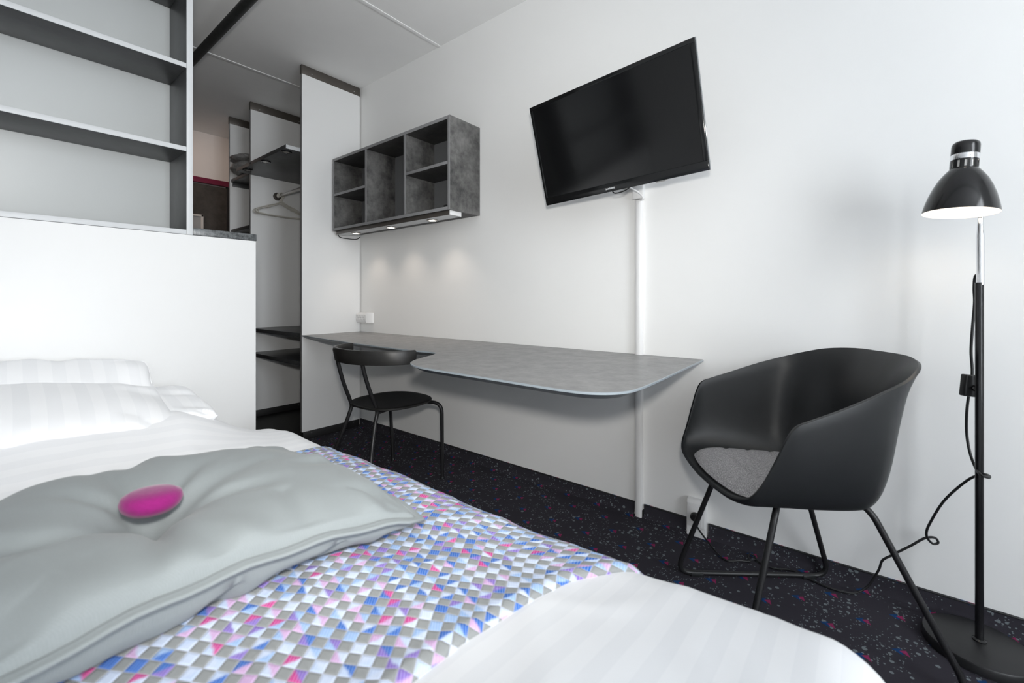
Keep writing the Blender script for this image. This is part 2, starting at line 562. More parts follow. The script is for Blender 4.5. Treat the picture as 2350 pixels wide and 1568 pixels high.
for i, xs in enumerate((-.346, .901, 2.149)):
    structure(box('trim_%d' % (i + 1), (xs - .014, YL, HC - .004), (xs + .014, 0, HC), M['ceil_strip'], bev=.001), 'white joint strip across the ceiling')

# carpet cove along the right wall: little rounded upstand with a bound top edge
def cove(name, xa, xb):
    prof = [(-.045, .0005), (-.022, .004), (-.012, .014), (-.009, .030), (-.009, .052), (-.0085, .056), (-.006, .0585), (0, .0585)]
    bm = bmesh.new()
    rows = [[bm.verts.new((x, y, z)) for (y, z) in prof] for x in frange(xa, xb, 4)]
    for a, b in zip(rows, rows[1:]):
        for k in range(len(prof) - 1): bm.faces.new((a[k], b[k], b[k + 1], a[k + 1]))
    o = from_bm(name, bm, M['carpet'])
    structure(o, 'carpet upstand along the foot of the white wall')
    tube('bound_edge', [(x, -.0075, .0575) for x in frange(xa, xb, 3)], .0028, M['kick'], o, n=8)
    return o
cove('baseboard_right', .004, 2.225)
cove('baseboard_right', 2.268, 2.455)
cove('baseboard_right', 2.540, WX)

# door in the far wall
dr = thing('door_1', (XF, -.7, 0), None, None); structure(dr, 'dark brown entrance door under a magenta frame')
box('door_leaf', (XF - .05, -1.12, .005), (XF - .004, -.262, 2.105), M['door'], dr, bev=.003)
bm = bmesh.new()
bm_box(bm, (XF - .02, -1.21, 2.118), (XF + .014, -.15, 2.168), .002); bm_box(bm, (XF - .02, -1.21, 0), (XF + .014, -1.16, 2.118), .002); bm_box(bm, (XF - .02, -.2, 0), (XF + .014, -.15, 2.118), .002)
from_bm('door_frame', bm, M['magenta_trim'], dr)
bm = bmesh.new()
bm_box(bm, (XF - .03, -.262, 0), (XF - .006, -.2, 2.118)); bm_box(bm, (XF - .03, -1.16, 0), (XF - .006, -1.12, 2.118))
from_bm('door_rebate', bm, M['kick'], dr)
bm = bmesh.new()
bm_tube(bm, fillet([(XF - .005, -1.05, 1.02), (XF + .05, -1.05, 1.02), (XF + .05, -.93, 1.02)], .02), .009)
from_bm('door_handle', bm, M['steel'], dr)

# framed notice hanging on the door
nf = thing('picture_frame', (XF, -.56, 1.70), 'small pale framed notice hanging on the dark entrance door', 'frame')
bm = bmesh.new()
fy0, fy1, fz0, fz1 = -.66, -.466, 1.53, 1.803
for a, b in (((fy0, fz0), (fy0 + .02, fz1)), ((fy1 - .02, fz0), (fy1, fz1)), ((fy0, fz0), (fy1, fz0 + .02)), ((fy0, fz1 - .02), (fy1, fz1))):
    bm_box(bm, (XF - .004, a[0], a[1]), (XF + .014, b[0], b[1]), .003)
from_bm('frame', bm, M['frame_white'], nf)
box('sheet', (XF - .004, fy0 + .015, fz0 + .015), (XF + .003, fy1 - .015, fz1 - .015), M['paper'], nf, bev=0)

# ------------------------------------------------------------------ built-in wardrobe
wd = thing('wardrobe', (-.45, -.23, 0), 'open built-in wardrobe with tall white panels and dark shelves behind the desk', 'wardrobe')
def panel(x0, x1, yf, yb):
    p = box('side_panel', (x0, yf + .002, .055), (x1, yb, HC - .062), M['white_lam'], wd, bev=.001)
    box('edge_band', (x0 + .0005, yf, .055), (x1 - .0005, yf + .0025, HC - .062), M['mid_edge'], p, bev=.0005)
    box('top_rail', (x0 - .002, yf - .002, HC - .064), (x1 + .002, yb, HC - .001), M['brown_metal'], p, bev=.001)
    box('kick_plate', (x0 + .004, yf + .012, 0), (x1 - .004, yb, .0555), M['kick'], p, bev=.001)
    for yy in (yf + .07, yb - .05):
        for zz in (HC - .044, .036):
            xx = x1 + .002 if zz > 1 else x1 - .004
            lathe('screw', [(0, 0), (.0042, 0), (.0036, .0015), (0, .002)], (xx, yy, zz), M['screw'], p, n=10, xf=Matrix.Rotation(pi / 2, 3, 'Y'))
    return p
panel(-.022, 0, -.458, -.010)
panel(-.922, -.900, -.450, -.003)
panel(-1.392, -1.370, -.446, -.003)
# hat shelf with downlights
hs = box('shelf', (-.899, -.555, 2.006), (-.024, -.004, 2.033), M['dark_lam'], wd, bev=.001)
box('edge_band', (-.0245, -.554, 2.0065), (-.0225, -.459, 2.0325), M['grey_edge'], hs, bev=.0004)
box('sensor', (-.63, -.557, 2.014), (-.612, -.553, 2.026), M['socket_dark'], hs, bev=.001)
for xx in (-.092, -.435, -.767):
    s = lathe('downlight', [(0, 2.0055), (.036, 2.0055), (.036, 2.001), (.032, 1.998), (.022, 1.999), (.021, 2.003)], (xx, -.521, 0), M['black_gloss'], hs, n=24)
    lathe('lens', [(0, 2.0015), (.0215, 2.0015), (.0215, 2.003)], (xx, -.521, 0), M['led_off'], s, n=20) if False else None
for xx in (-.092, -.435, -.767):
    lathe('lens', [(0, 2.0005), (.021, 2.0010), (.0215, 2.004)], (xx, -.521, 0), M['steel'], hs, n=20)
for zt in (.742, .542):
    box('shelf', (-.899, -.452, zt - .028), (-.024, -.004, zt), M['dark_lam'], wd, bev=.001)
for zt in (2.050, 1.600, 1.20, .80, .42):
    s = box('shelf', (-1.369, -.436, zt - .028), (-.923, -.004, zt), M['dark_lam'], wd, bev=.001)
    box('cleat', (-1.369, -.425, zt - .062), (-1.352, -.03, zt - .028), M['dark_lam'], s, bev=.001)
rl = tube('rail', [(-.898, -.240, 1.862), (-.024, -.240, 1.862)], .0135, M['steel'], wd, n=16)
for xx, sg in ((-.899, 1), (-.023, -1)):
    lathe('flange', [(0, 0), (.034, 0), (.034, .004), (.020, .006), (.020, .018), (0, .018)], (xx, -.240, 1.862), M['brown_metal'], rl, n=24,
          xf=Matrix.Rotation(sg * pi / 2, 3, 'Y'))

# plastic hangers on the rail
def hanger(x, ry, label, dz=0.0):
    h = thing('clothes_hanger', (x, -.240, 1.862), label, 'hanger', 'white plastic hangers on the wardrobe rail')
    Rm = Matrix.Rotation(ry, 4, 'Z')
    def T(p): return (Rm @ V((0, p[0], p[1])))
    bm = bmesh.new()
    hk = [(-.012, -.018), (-.021, -.004), (-.016, .014), (0, .0195), (.016, .014), (.021, -.002), (.014, -.020), (.002, -.038), (0, -.062)]
    bm_tube(bm, [T(p) for p in catmull([(a, b, 0) for a, b in hk], 5)] if False else [T((p.x, p.y)) for p in catmull([(a, b, 0) for a, b in hk], 5)], .0042, 8)
    from_bm('hook', bm, M['hanger'], h, local=True)
    bm = bmesh.new()
    for off in (0, -.010):
        pts = [(0, -.060 + off), (-.06, -.085 + off), (-.10, -.098 + off), (-.16, -.125 + off), (-.196, -.142 + off * .6), (-.206, -.156), (-.197, -.170 - off * .3), (-.15, -.178 - off * .2),
               (0, -.182 - off * .2), (.15, -.178 - off * .2), (.197, -.170 - off * .3), (.206, -.156), (.196, -.142 + off * .6), (.16, -.125 + off), (.10, -.098 + off), (.06, -.085 + off)]
        bm_tube(bm, [T((p.x, p.y)) for p in catmull([(a, b, 0) for a, b in pts], 4, True)], .0036, 8, closed=True)
    from_bm('shoulder_frame', bm, M['hanger'], h, local=True)
    for sg in (-1, 1):
        bm = bmesh.new()
        pts = [(sg * .085, -.094), (sg * .092, -.112), (sg * .112, -.119), (sg * .130, -.112)]
        bm_tube(bm, [T((p.x, p.y)) for p in catmull([(a, b, 0) for a, b in pts], 4)], .0034, 8)
        from_bm('strap_notch', bm, M['hanger'], h, local=True)
        bm = bmesh.new()
        bm_tube(bm, [T((sg * .182, -.143)), T((sg * .186, -.168))], .003, 8)
        from_bm('brace', bm, M['hanger'], h, local=True)
hanger(-.850, .03, 'pale plastic clothes hanger farthest along the rail, against the flange')
hanger(-.828, .05, 'pale plastic clothes hanger in the middle of the bunch on the rail')
hanger(-.806, .02, 'pale plastic clothes hanger nearest the desk in the bunch on the rail')

# wrapped bundle on the upper shelf
def blob(name, c, r, mat, parent, seed, nz=.12):
    bm = bmesh.new()
    bmesh.ops.create_icosphere(bm, subdivisions=4, radius=1)
    for v in bm.verts:
        d = 1 + nz * noise.noise(v.co * 2.2 + V((seed, 0, 0))) + nz * .6 * noise.noise(v.co * 6 + V((0, seed, 0)))
        co = v.co * d
        v.co = V((co.x * r[0], co.y * r[1], max(-r[2] * .92, co.z * r[2]))) + V(c)
    return from_bm(name, bm, mat, parent, angle=60)
bd = thing('blanket_bundle', (-1.17, -.36, 2.050), 'grey blanket bundled in clear plastic on the high wardrobe shelf', 'bundle')
blob('blanket', (-1.17, -.335, 2.115), (.19, .165, .07), M['wrap'], bd, 3)
blob('upper_fold', (-1.165, -.345, 2.195), (.175, .155, .042), M['wrap'], bd, 9)

# ------------------------------------------------------------------ half-height partition, granite top and open shelf unit
XS = 1.15
hw = thing('partition', (.98, -1.82, 0), 'white half-height partition standing behind the head of the bed', 'partition')
box('front_panel', (XS - .016, YL + .005, 0), (XS, -1.190, 1.2105), M['white_lam_dimmed'], hw, bev=.0008)
box('core', (.80, YL + .005, 0), (XS - .0165, -1.192, 1.2105), M['white_lam'], hw, bev=.001)
box('countertop', (.78, -1.3990, 1.211), (XS + .001, -1.187, 1.2375), M['granite'], hw, bev=.002)

su = thing('shelf_unit', (1.045, -1.9, 1.211), 'tall open grey shelf unit on top of the white partition', 'shelf unit')
XB = .94
def unit_upright(ya, yb):
    p = box('upright', (XB, ya, 1.2112), (XS - .002, yb, HC - .002), M['dark_lam'], su, bev=.0006)
    box('edge_band', (XS - .0022, ya, 1.2112), (XS, yb, HC - .002), M['grey_edge'], p, bev=.0004)
unit_upright(-1.4185, -1.3995)
unit_upright(YL + .008, YL + .027)
for zb in (1.2118, 1.5090, 1.8075, 2.1050, 2.4025):
    p = box('shelf', (XB + .004, YL + .0275, zb), (XS - .003, -1.4190, zb + .0162), M['dark_lam'], su, bev=.0005)
    box('edge_band', (XS - .0032, YL + .0275, zb), (XS - .0008, -1.4190, zb + .0162), M['grey_edge'], p, bev=.0004)
box('back_panel', (XB - .008, YL + .008, 1.2112), (XB, -1.3995, HC - .002), M['back_panel'], su, bev=.0005)

# black pipe below the ceiling
pp = thing('ceiling_pipe', (1.5, -1.045, 2.44), 'dark pipe running along just below the ceiling', 'pipe')
tube('pipe', [(x, -1.045, 2.445) for x in frange(-.6, WX, 10)], .0235, M['pipe'], pp, n=20)
for xx in (-.3, 1.5, 3.2):
    bm = bmesh.new(); bm_tube(bm, [(xx, -1.045, 2.465), (xx, -1.045, HC)], .006, 10); bm_tube(bm, [(xx - .012, -1.045, 2.445), (xx + .012, -1.045, 2.445)], .0265, 20)
    from_bm('pipe_hanger', bm, M['pipe'], pp)

# ------------------------------------------------------------------ wall shelf with light bar
ws = thing('wall_shelf', (.64, -.12, 1.475), 'dark concrete-look wall shelf of three bays hung above the desk', 'wall shelf')
X0, X1, YF, Z0, Z1, TH = .024, 1.258, -.245, 1.4765, 1.998, .018
def faced(name, lo, hi, mat, edge='y'):
    p = box(name, (lo[0], lo[1] + .002, lo[2]), hi, mat, ws, bev=.0006)
    box('edge_band', lo, (hi[0], lo[1] + .0022, hi[2]), M['mid_edge'], p, bev=.0005)
    return p
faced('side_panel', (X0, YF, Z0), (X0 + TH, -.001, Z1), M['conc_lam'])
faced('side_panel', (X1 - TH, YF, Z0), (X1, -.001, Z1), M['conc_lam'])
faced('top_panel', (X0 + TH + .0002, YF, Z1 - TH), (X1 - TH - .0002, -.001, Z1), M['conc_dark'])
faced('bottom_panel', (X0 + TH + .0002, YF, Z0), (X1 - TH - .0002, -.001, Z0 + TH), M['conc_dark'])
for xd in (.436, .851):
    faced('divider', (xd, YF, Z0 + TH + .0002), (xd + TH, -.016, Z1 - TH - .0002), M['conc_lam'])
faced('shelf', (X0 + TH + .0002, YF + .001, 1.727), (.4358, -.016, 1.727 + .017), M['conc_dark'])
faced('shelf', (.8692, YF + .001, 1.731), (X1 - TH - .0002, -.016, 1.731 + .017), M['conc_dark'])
box('back_panel', (X0 + TH, -.015, Z0 + TH), (X1 - TH, -.005, Z1 - TH), M['plain_grey'], ws, bev=0)
box('cable_clip', (1.205, -.243, Z0 + TH), (1.232, -.228, Z0 + TH + .012), M['black_matt'], ws, bev=.003)

lb = thing('light_bar', (.65, -.183, 1.476), 'brushed steel light bar with three lit spots under the wall shelf', 'light bar')
box('housing', (.045, -.228, 1.4515), (1.238, -.140, 1.4762), M['brown_metal'], lb, bev=.001)
box('end_cap', (1.2382, -.2285, 1.451), (1.2430, -.1395, 1.4763), M['white_plastic'], lb, bev=.001)
box('end_cap', (.0402, -.2285, 1.451), (.0448, -.1395, 1.4763), M['steel'], lb, bev=.001)
box('base_plate', (.050, -.226, 1.4503), (1.234, -.142, 1.4514), M['grey_edge'], lb, bev=.0003)
for xx in (.232, .640, 1.045):
    s = lathe('spotlight', [(0, 1.4502), (.031, 1.4502), (.033, 1.448), (.033, 1.4445), (.030, 1.4425), (.0235, 1.4430), (.0225, 1.4460)], (xx, -.184, 0), M['steel'], lb, n=28)
    lathe('lens', [(0, 1.4436), (.0225, 1.4440), (.0228, 1.4455)], (xx, -.184, 0), M['led'], s, n=24)
    add_light('spot_glow', 'SPOT', (xx, -.184, 1.440), (radians(6), 0, 0), LED, (1.0, .86, .74), spot_size=radians(104), spot_blend=1.0, shadow_soft_size=.02)
tube('lead', catmull([(.03, -.205, 1.462), (.020, -.19, 1.440), (.016, -.12, 1.434), (.012, -.04, 1.440), (.010, -.012, 1.46)], 6), .0028, M['black_matt'], lb, n=8)

# ------------------------------------------------------------------ corner socket block above the desk
sb = thing('socket_block', (.09, 0, .805), 'white triple socket block in the corner just above the desk', 'socket')
bm = bmesh.new()
prof = [(-.001, .878), (-.024, .878), (-.045, .862), (-.045, .818), (-.036, .802), (-.001, .802)]
ra = [bm.verts.new((.001, y, z)) for y, z in prof]
rb = [bm.verts.new((.134, y, z)) for y, z in prof]
for k in range(len(prof)): bm.faces.new((ra[k], ra[(k + 1) % 6], rb[(k + 1) % 6], rb[k]))
bm.faces.new(ra); bm.faces.new(rb[::-1])
bmesh.ops.bevel(bm, geom=bm.edges[:], offset=.002, segments=2, affect='EDGES')
from_bm('housing', bm, M['white_plastic'], sb)
bm = bmesh.new()
lo_ = [(.1345, -.045, .802), (.1345, -.001, .802), (.176, -.001, .802), (.160, -.026, .802)]
ra = [bm.verts.new(p) for p in lo_]; rb = [bm.verts.new((x, y, .878)) for x, y, z in lo_]
for k in range(4): bm.faces.new((ra[k], ra[(k + 1) % 4], rb[(k + 1) % 4], rb[k]))
bm.faces.new(ra); bm.faces.new(rb[::-1])
bmesh.ops.bevel(bm, geom=bm.edges[:], offset=.002, segments=2, affect='EDGES')
from_bm('end_cover', bm, M['white_plastic'], sb)
RX = Matrix.Rotation(pi / 2, 3, 'X')
def outlet_face(parent, x, y, z, r=.0185):
    """recessed round socket facing -y"""
    s = lathe('socket', [(r + .0015, 0), (r + .0015, .0012), (r, .0014), (r - .001, -.0005), (r - .002, .0002), (0, .0002)], (x, y, z), M['white_plastic'], parent, n=24, xf=RX)
    for dx, dz in ((-.0085, 0), (.0085, 0), (0, -.012)):
        lathe('contact_hole', [(.0022, .0006), (0, .0008)], (x + dx, y - .0002, z + dz), M['socket_dark'], s, n=10, xf=RX)
for xx in (.030, .066, .102):
    outlet_face(sb, xx, -.0452, .840, .0165)

# ------------------------------------------------------------------ desk
dk = thing('desk', (1.3, -.4, .73), 'long grey wall-hung desk with a curved cut-out and tapered edge', 'desk')
ctrl = [(.30, -.490), (.55, -.514), (.80, -.534), (1.05, -.544), (1.29, -.546), (1.40, -.535), (1.455, -.534), (1.495, -.556), (1.530, -.612), (1.562, -.690), (1.600, -.765), (1.655, -.825),
        (1.740, -.861), (1.85, -.870), (2.05, -.873), (2.25, -.877), (2.38, -.878), (2.450, -.868), (2.505, -.835), (2.538, -.780), (2.546, -.710), (2.545, -.60), (2.540, -.45), (2.533, -.30), (2.527, -.15)]
pl = [V((.0005, -.4575, 0))] + catmull([(x, y, 0) for x, y in ctrl], 5) + [V((2.520, -.002, 0)), V((.0005, -.002, 0))]
NP = len(pl)
def inset(poly, d):
    out = []
    n = len(poly)
    for i, p in enumerate(poly):
        a, b = poly[i - 1], poly[(i + 1) % n]
        t1, t2 = (p - a).normalized(), (b - p).normalized()
        n1, n2 = V((-t1.y, t1.x, 0)), V((-t2.y, t2.x, 0))
        m = (n1 + n2)
        m = m.normalized() if m.length > 1e-5 else n1
        out.append(p + m * (d / max(.45, m.dot(n1))))
    for i, p in enumerate(poly):                    # wall and panel sides stay put
        if p.y > -.01: out[i].y = p.y
        if p.x < .01: out[i].x = p.x
        if p.y > -.01 and p.x > 2: out[i].x = p.x - d
    return out
def ngon_slab(name, rings, mat, parent, top=True, bottom=True):
    bm = bmesh.new()
    R = [[bm.verts.new((p.x, p.y, z)) for p in poly] for poly, z in rings]
    for a, b in zip(R, R[1:]):
        for k in range(len(a)): bm.faces.new((a[k], b[k], b[(k + 1) % len(a)], a[(k + 1) % len(a)]))
    if top: bm.faces.new(R[0])
    if bottom: bm.faces.new(R[-1][::-1])
    return from_bm(name, bm, mat, parent, angle=30)
p1, p2, p3 = inset(pl, .0015), inset(pl, .003), inset(pl, .034)
dt = ngon_slab('desktop', [(p2, .7300), (p2, .7262)], M['desk_lam'], dk, True, True)
ngon_slab('edge_rim', [(p2, .7299), (p1, .7296), (pl, .7285), (pl, .7235), (p1, .7225)], M['desk_rim'], dk, False, False)
ngon_slab('underside', [(p1, .7225), (p3, .7060)], M['desk_edge'], dk, False, True)
for xx in (.10, .35, 1.1, 1.95):
    box('wall_bracket', (xx - .02, -.26, .7005), (xx + .02, -.003, .7058), M['mid_edge'], dk, bev=.001)

# ------------------------------------------------------------------ cable trunking
ct = thing('cable_trunking', (2.247, 0, 0), 'slim white cable trunking running down the wall behind the desk', 'trunking')
def trunk(name, za, zb):
    bm = bmesh.new()
    prof = [(2.2305, -.0005), (2.2305, -.020), (2.2335, -.024), (2.2590, -.024), (2.2620, -.020), (2.2620, -.0005)]
    ra = [bm.verts.new((x, y, za)) for x, y in prof]; rb = [bm.verts.new((x, y, zb)) for x, y in prof]
    for k in range(6): bm.faces.new((ra[k], ra[(k + 1) % 6], rb[(k + 1) % 6], rb[k]))
    bm.faces.new(ra); bm.faces.new(rb[::-1])
    return from_bm(name, bm, M['white_plastic'], ct, angle=60)
trunk('upper_cover', .7305, 1.424)
trunk('lower_cover', .001, .705)
box('floor_stop', (2.2625, -.018, .0), (2.2690, -.001, .035), M['black_matt'], ct, bev=.002)

# ------------------------------------------------------------------ television
TC = V((2.235, -.2965, 1.6387)); TYAW, TTILT, TROLL = -.0833, .255, .0235
r0 = V((cos(TYAW), sin(TYAW), 0)); n0 = V((sin(TYAW), -cos(TYAW), 0))
u0 = V((0, 0, 1)) * cos(TTILT) + n0 * sin(TTILT)
tr_ = r0 * cos(TROLL) + u0 * sin(TROLL); tu_ = -r0 * sin(TROLL) + u0 * cos(TROLL)
tn_ = tr_.cross(tu_)                           # faces the room
TM = Matrix((( tr_.x, tu_.x, tn_.x), (tr_.y, tu_.y, tn_.y), (tr_.z, tu_.z, tn_.z))).to_4x4()
tv = bpy.data.objects.new('television', None)
tv.matrix_world = Matrix.Translation(TC) @ TM
COL.objects.link(tv)
meta(tv, 'black flat television tilted down on the white wall above the desk', 'television')
TW, TH_ = .738, .440
def tbox(name, lo, hi, mat, par=tv, bev=.002, seg=2): return box(name, lo, hi, mat, par, bev, True, seg)
BZ = .016
tbox('screen', (-TW / 2 + BZ, -TH_ / 2 + .034, -.006), (TW / 2 - BZ, TH_ / 2 - BZ, -.0006), M['screen'], bev=0)
bm = bmesh.new()
bm_box(bm, (-TW / 2, -TH_ / 2, -.012), (TW / 2, -TH_ / 2 + .034, 0), .002)
bm_box(bm, (-TW / 2, TH_ / 2 - BZ, -.012), (TW / 2, TH_ / 2, 0), .002)
bm_box(bm, (-TW / 2, -TH_ / 2 + .034, -.012), (-TW / 2 + BZ, TH_ / 2 - BZ, 0), .002)
bm_box(bm, (TW / 2 - BZ, -TH_ / 2 + .034, -.012), (TW / 2, TH_ / 2 - BZ, 0), .002)
bz = from_bm('bezel', bm, M['tv_black'], tv, True)
for xa, xb in ((TW / 2, TW / 2 + .0035), (-TW / 2 - .0025, -TW / 2)):
    meta(tbox('clear_edge', (xa, -TH_ / 2, -.011), (xb, TH_ / 2, -.004), M['tv_edge'], bz, .001), 'pale clear strip along the side of the frame')
bm = bmesh.new()
bm_box(bm, (-TW / 2 + .004, -TH_ / 2 + .003, -.030), (TW / 2 - .002, TH_ / 2 - .004, -.012), .005)
bm_box(bm, (-.26, -.15, -.062), (.26, .13, -.030), .012)
from_bm('back_casing', bm, M['tv_black'], tv, True)
tbox('port_cover', (.165, -TH_ / 2 - .004, -.028), (.205, -TH_ / 2 + .004, -.012), M['steel'], bev=.002)
# lettering on the chin
fc = bpy.data.curves.new('logo', 'FONT'); fc.body = 'SAMSUNG'; fc.size = .0088; fc.align_x = 'CENTER'; fc.align_y = 'CENTER'; fc.extrude = .00025; fc.space_character = 1.12; fc.offset = .00018
fo = bpy.data.objects.new('logo_tmp', fc); COL.objects.link(fo)
bpy.context.view_layer.update()
lm = bpy.data.meshes.new_from_object(fo.evaluated_get(bpy.context.evaluated_depsgraph_get()))
bpy.data.objects.remove(fo)
lm.transform(Matrix.Translation((-.026, -TH_ / 2 + .013, .0004)))
lo = link('logo', lm, M['logo'], bz, True, smooth=False); lo['label'] = 'small white maker lettering on the chin'

# wall bracket carrying the television
tb = thing('television_bracket', (2.245, 0, 1.6), 'pale wall bracket and arm behind the television', 'bracket')
box('wall_plate', (2.222, -.032, 1.430), (2.272, -.0005, 1.74), M['white_plastic'], tb, bev=.003)
bm = bmesh.new()
bm_tube(bm, [(2.247, -.03, 1.66), (2.247, -.10, 1.66)], .014, 14)
bm_box(bm, (2.235, -.15, 1.64), (2.259, -.09, 1.68), .003)
from_bm('arm', bm, M['bracket'], tb)
bk = TC - tn_ * .066
bm = bmesh.new()
bm_tube(bm, [V((2.247, -.125, 1.66)), bk + tu_ * .02], .012, 12)
from_bm('tilt_head', bm, M['bracket'], tb)
co_ = tube('mains_cable', catmull([TC - tu_ * .17 - tn_ * .05 + tr_ * .02, (2.240, -.105, 1.470), (2.262, -.064, 1.452), (2.272, -.045, 1.438), (2.274, -.038, 1.426), (2.268, -.034, 1.420), (2.258, -.026, 1.424), (2.252, -.015, 1.423)], 6), .0034, M['white_plastic'], None, n=10)
meta(co_, 'short white cable looping from the television into the trunking', 'cable')
ck = tube('signal_cable', catmull([TC - tu_ * .19 - tn_ * .045 - tr_ * .045, TC - tu_ * .226 - tn_ * .03 - tr_ * .030, TC - tu_ * .230 - tn_ * .030 + tr_ * .0, TC - tu_ * .222 - tn_ * .034 + tr_ * .035, TC - tu_ * .19 - tn_ * .05 + tr_ * .07], 6), .0026, M['black_matt'], None, n=8)
meta(ck, 'thin black cable sagging just below the television edge', 'cable')

# ------------------------------------------------------------------ low wall outlet behind the armchair
ol = thing('wall_outlet', (2.498, 0, 0), 'white wall outlet at floor level behind the black armchair', 'socket')
bm = bmesh.new()
prof = [(-.0005, 0), (-.030, 0), (-.030, .138), (-.022, .150), (-.0005, .150)]
ra = [bm.verts.new((2.460, y, z)) for y, z in prof]; rb = [bm.verts.new((2.536, y, z)) for y, z in prof]
for k in range(5): bm.faces.new((ra[k], ra[(k + 1) % 5], rb[(k + 1) % 5], rb[k]))
bm.faces.new(ra); bm.faces.new(rb[::-1])
bmesh.ops.bevel(bm, geom=bm.edges[:], offset=.002, segments=2, affect='EDGES')
from_bm('backbox', bm, M['white_plastic'], ol)
fpp = box('face_plate', (2.464, -.0345, .042), (2.532, -.0302, .136), M['white_plastic'], ol, bev=.0015)
box('insert', (2.471, -.0362, .050), (2.521, -.0346, .124), M['white_plastic'], ol, bev=.0006)
outlet_face(ol, 2.496, -.0363, .088, .0195)

# ------------------------------------------------------------------ floor lamp
LX, LY = 3.283, -.148
fl = thing('floor_lamp', (LX, LY, 0), 'black and chrome floor lamp lit beside the armchair', 'lamp')
lathe('base', [(0, 0), (.112, 0), (.1145, .002), (.1145, .022), (.112, .026), (.104, .028), (0, .030)], (LX, LY, 0), M['black_matt'], fl, n=64)
lathe('pole', [(.0150, .030), (.0150, .033), (.0096, .036), (.0090, .04), (.0090, 1.026), (0, 1.026)], (LX + .004, LY + .004, 0), M['black_gloss'], fl, n=24)
px_, py_ = LX + .006, LY + .004
lathe('upper_pole', [(.0084, 1.02), (.0084, 1.155), (.0070, 1.172), (.0066, 1.19), (0, 1.19)], (px_, py_, 0), M['chrome'], fl, n=24)
# shade
SH = V((3.240, -.215, 0)); TILT = Matrix.Rotation(radians(-5.2), 3, V((.6266, -.7794, 0)))
def sx(prof, name, mat, parent, n=56, angle=40):
    return lathe(name, [(r * LS, z - 1.214) for r, z in prof], SH + V((0, 0, 1.214)), mat, parent, n, TILT, False, angle)
outer = [(.1050, 1.2140), (.1035, 1.222), (.0985, 1.240), (.0905, 1.262), (.0800, 1.284), (.0670, 1.305), (.0540, 1.320), (.0440, 1.330), (.0385, 1.334)]
LS = .735
sh = sx(outer + [(.0378, 1.332), (.0430, 1.327), (.0530, 1.317), (.0660, 1.302), (.0790, 1.281), (.0893, 1.260), (.0972, 1.239), (.1020, 1.2225), (.1038, 1.2142), (.1050, 1.2140)], 'shade', [M['black_gloss'], M['shade_in']], fl, 72)
for p in sh.data.polygons:
    k = p.index // 72
    p.material_index = 0 if k < 8 else 1
bm = bmesh.new()                                 # vented collar: ring of posts with open slots
NS = 12
for (za, zb) in ((1.330, 1.336), (1.3545, 1.358)):
    bm_lathe(bm, [(.0372 * LS, za - 1.214), (.0388 * LS, za - 1.214), (.0388 * LS, zb - 1.214), (.0372 * LS, zb - 1.214), (.0372 * LS, za - 1.214)], SH + V((0, 0, 1.214)), 48, TILT)
for k in range(NS):
    a0 = 2 * pi * (k + .18) / NS; a1 = 2 * pi * (k + .82) / NS
    rows = []
    for a in frange(a0, a1, 4):
        rows.append([bm.verts.new((TILT @ V((r * LS * cos(a), r * LS * sin(a), z - 1.214))) + SH + V((0, 0, 1.214))) for r, z in ((.0374, 1.3355), (.0388, 1.3355), (.0388, 1.355), (.0374, 1.355))])
    for a, b in zip(rows, rows[1:]):
        for j in range(4): bm.faces.new((a[j], a[(j + 1) % 4], b[(j + 1) % 4], b[j]))
    bm.faces.new(rows[0]); bm.faces.new(rows[-1][::-1])
from_bm('vent_collar', bm, M['black_gloss'], fl)
sx([(.0345, 1.332), (.0345, 1.357)], 'collar_liner', M['shade_in'], fl)
sx([(.0370, 1.3575), (.0392, 1.3580), (.0395, 1.371), (.0388, 1.3725), (0, 1.3725)], 'chrome_ring', M['chrome'], fl)
sx([(.0380, 1.3726), (.0388, 1.374), (.0388, 1.397), (.0370, 1.4035), (.0320, 1.4075), (.022, 1.410), (0, 1.411)], 'cap', M['black_gloss'], fl)
# gooseneck from pole to shade cap
tube('gooseneck', catmull([(px_, py_, 1.165), (px_ + .001, py_ + .004, 1.24), (px_ - .002, py_ + .010, 1.30), (px_ - .012, py_ - .002, 1.345), (SH.x + .022, SH.y + .016, 1.366)], 6), .0062, M['chrome'], fl, n=12)
bmh = lathe('bulb', [(0, 1.243), (.013, 1.246), (.021, 1.256), (.024, 1.270), (.021, 1.285), (.013, 1.303), (.010, 1.315), (0, 1.316)], SH, M['bulb'], fl, n=24)
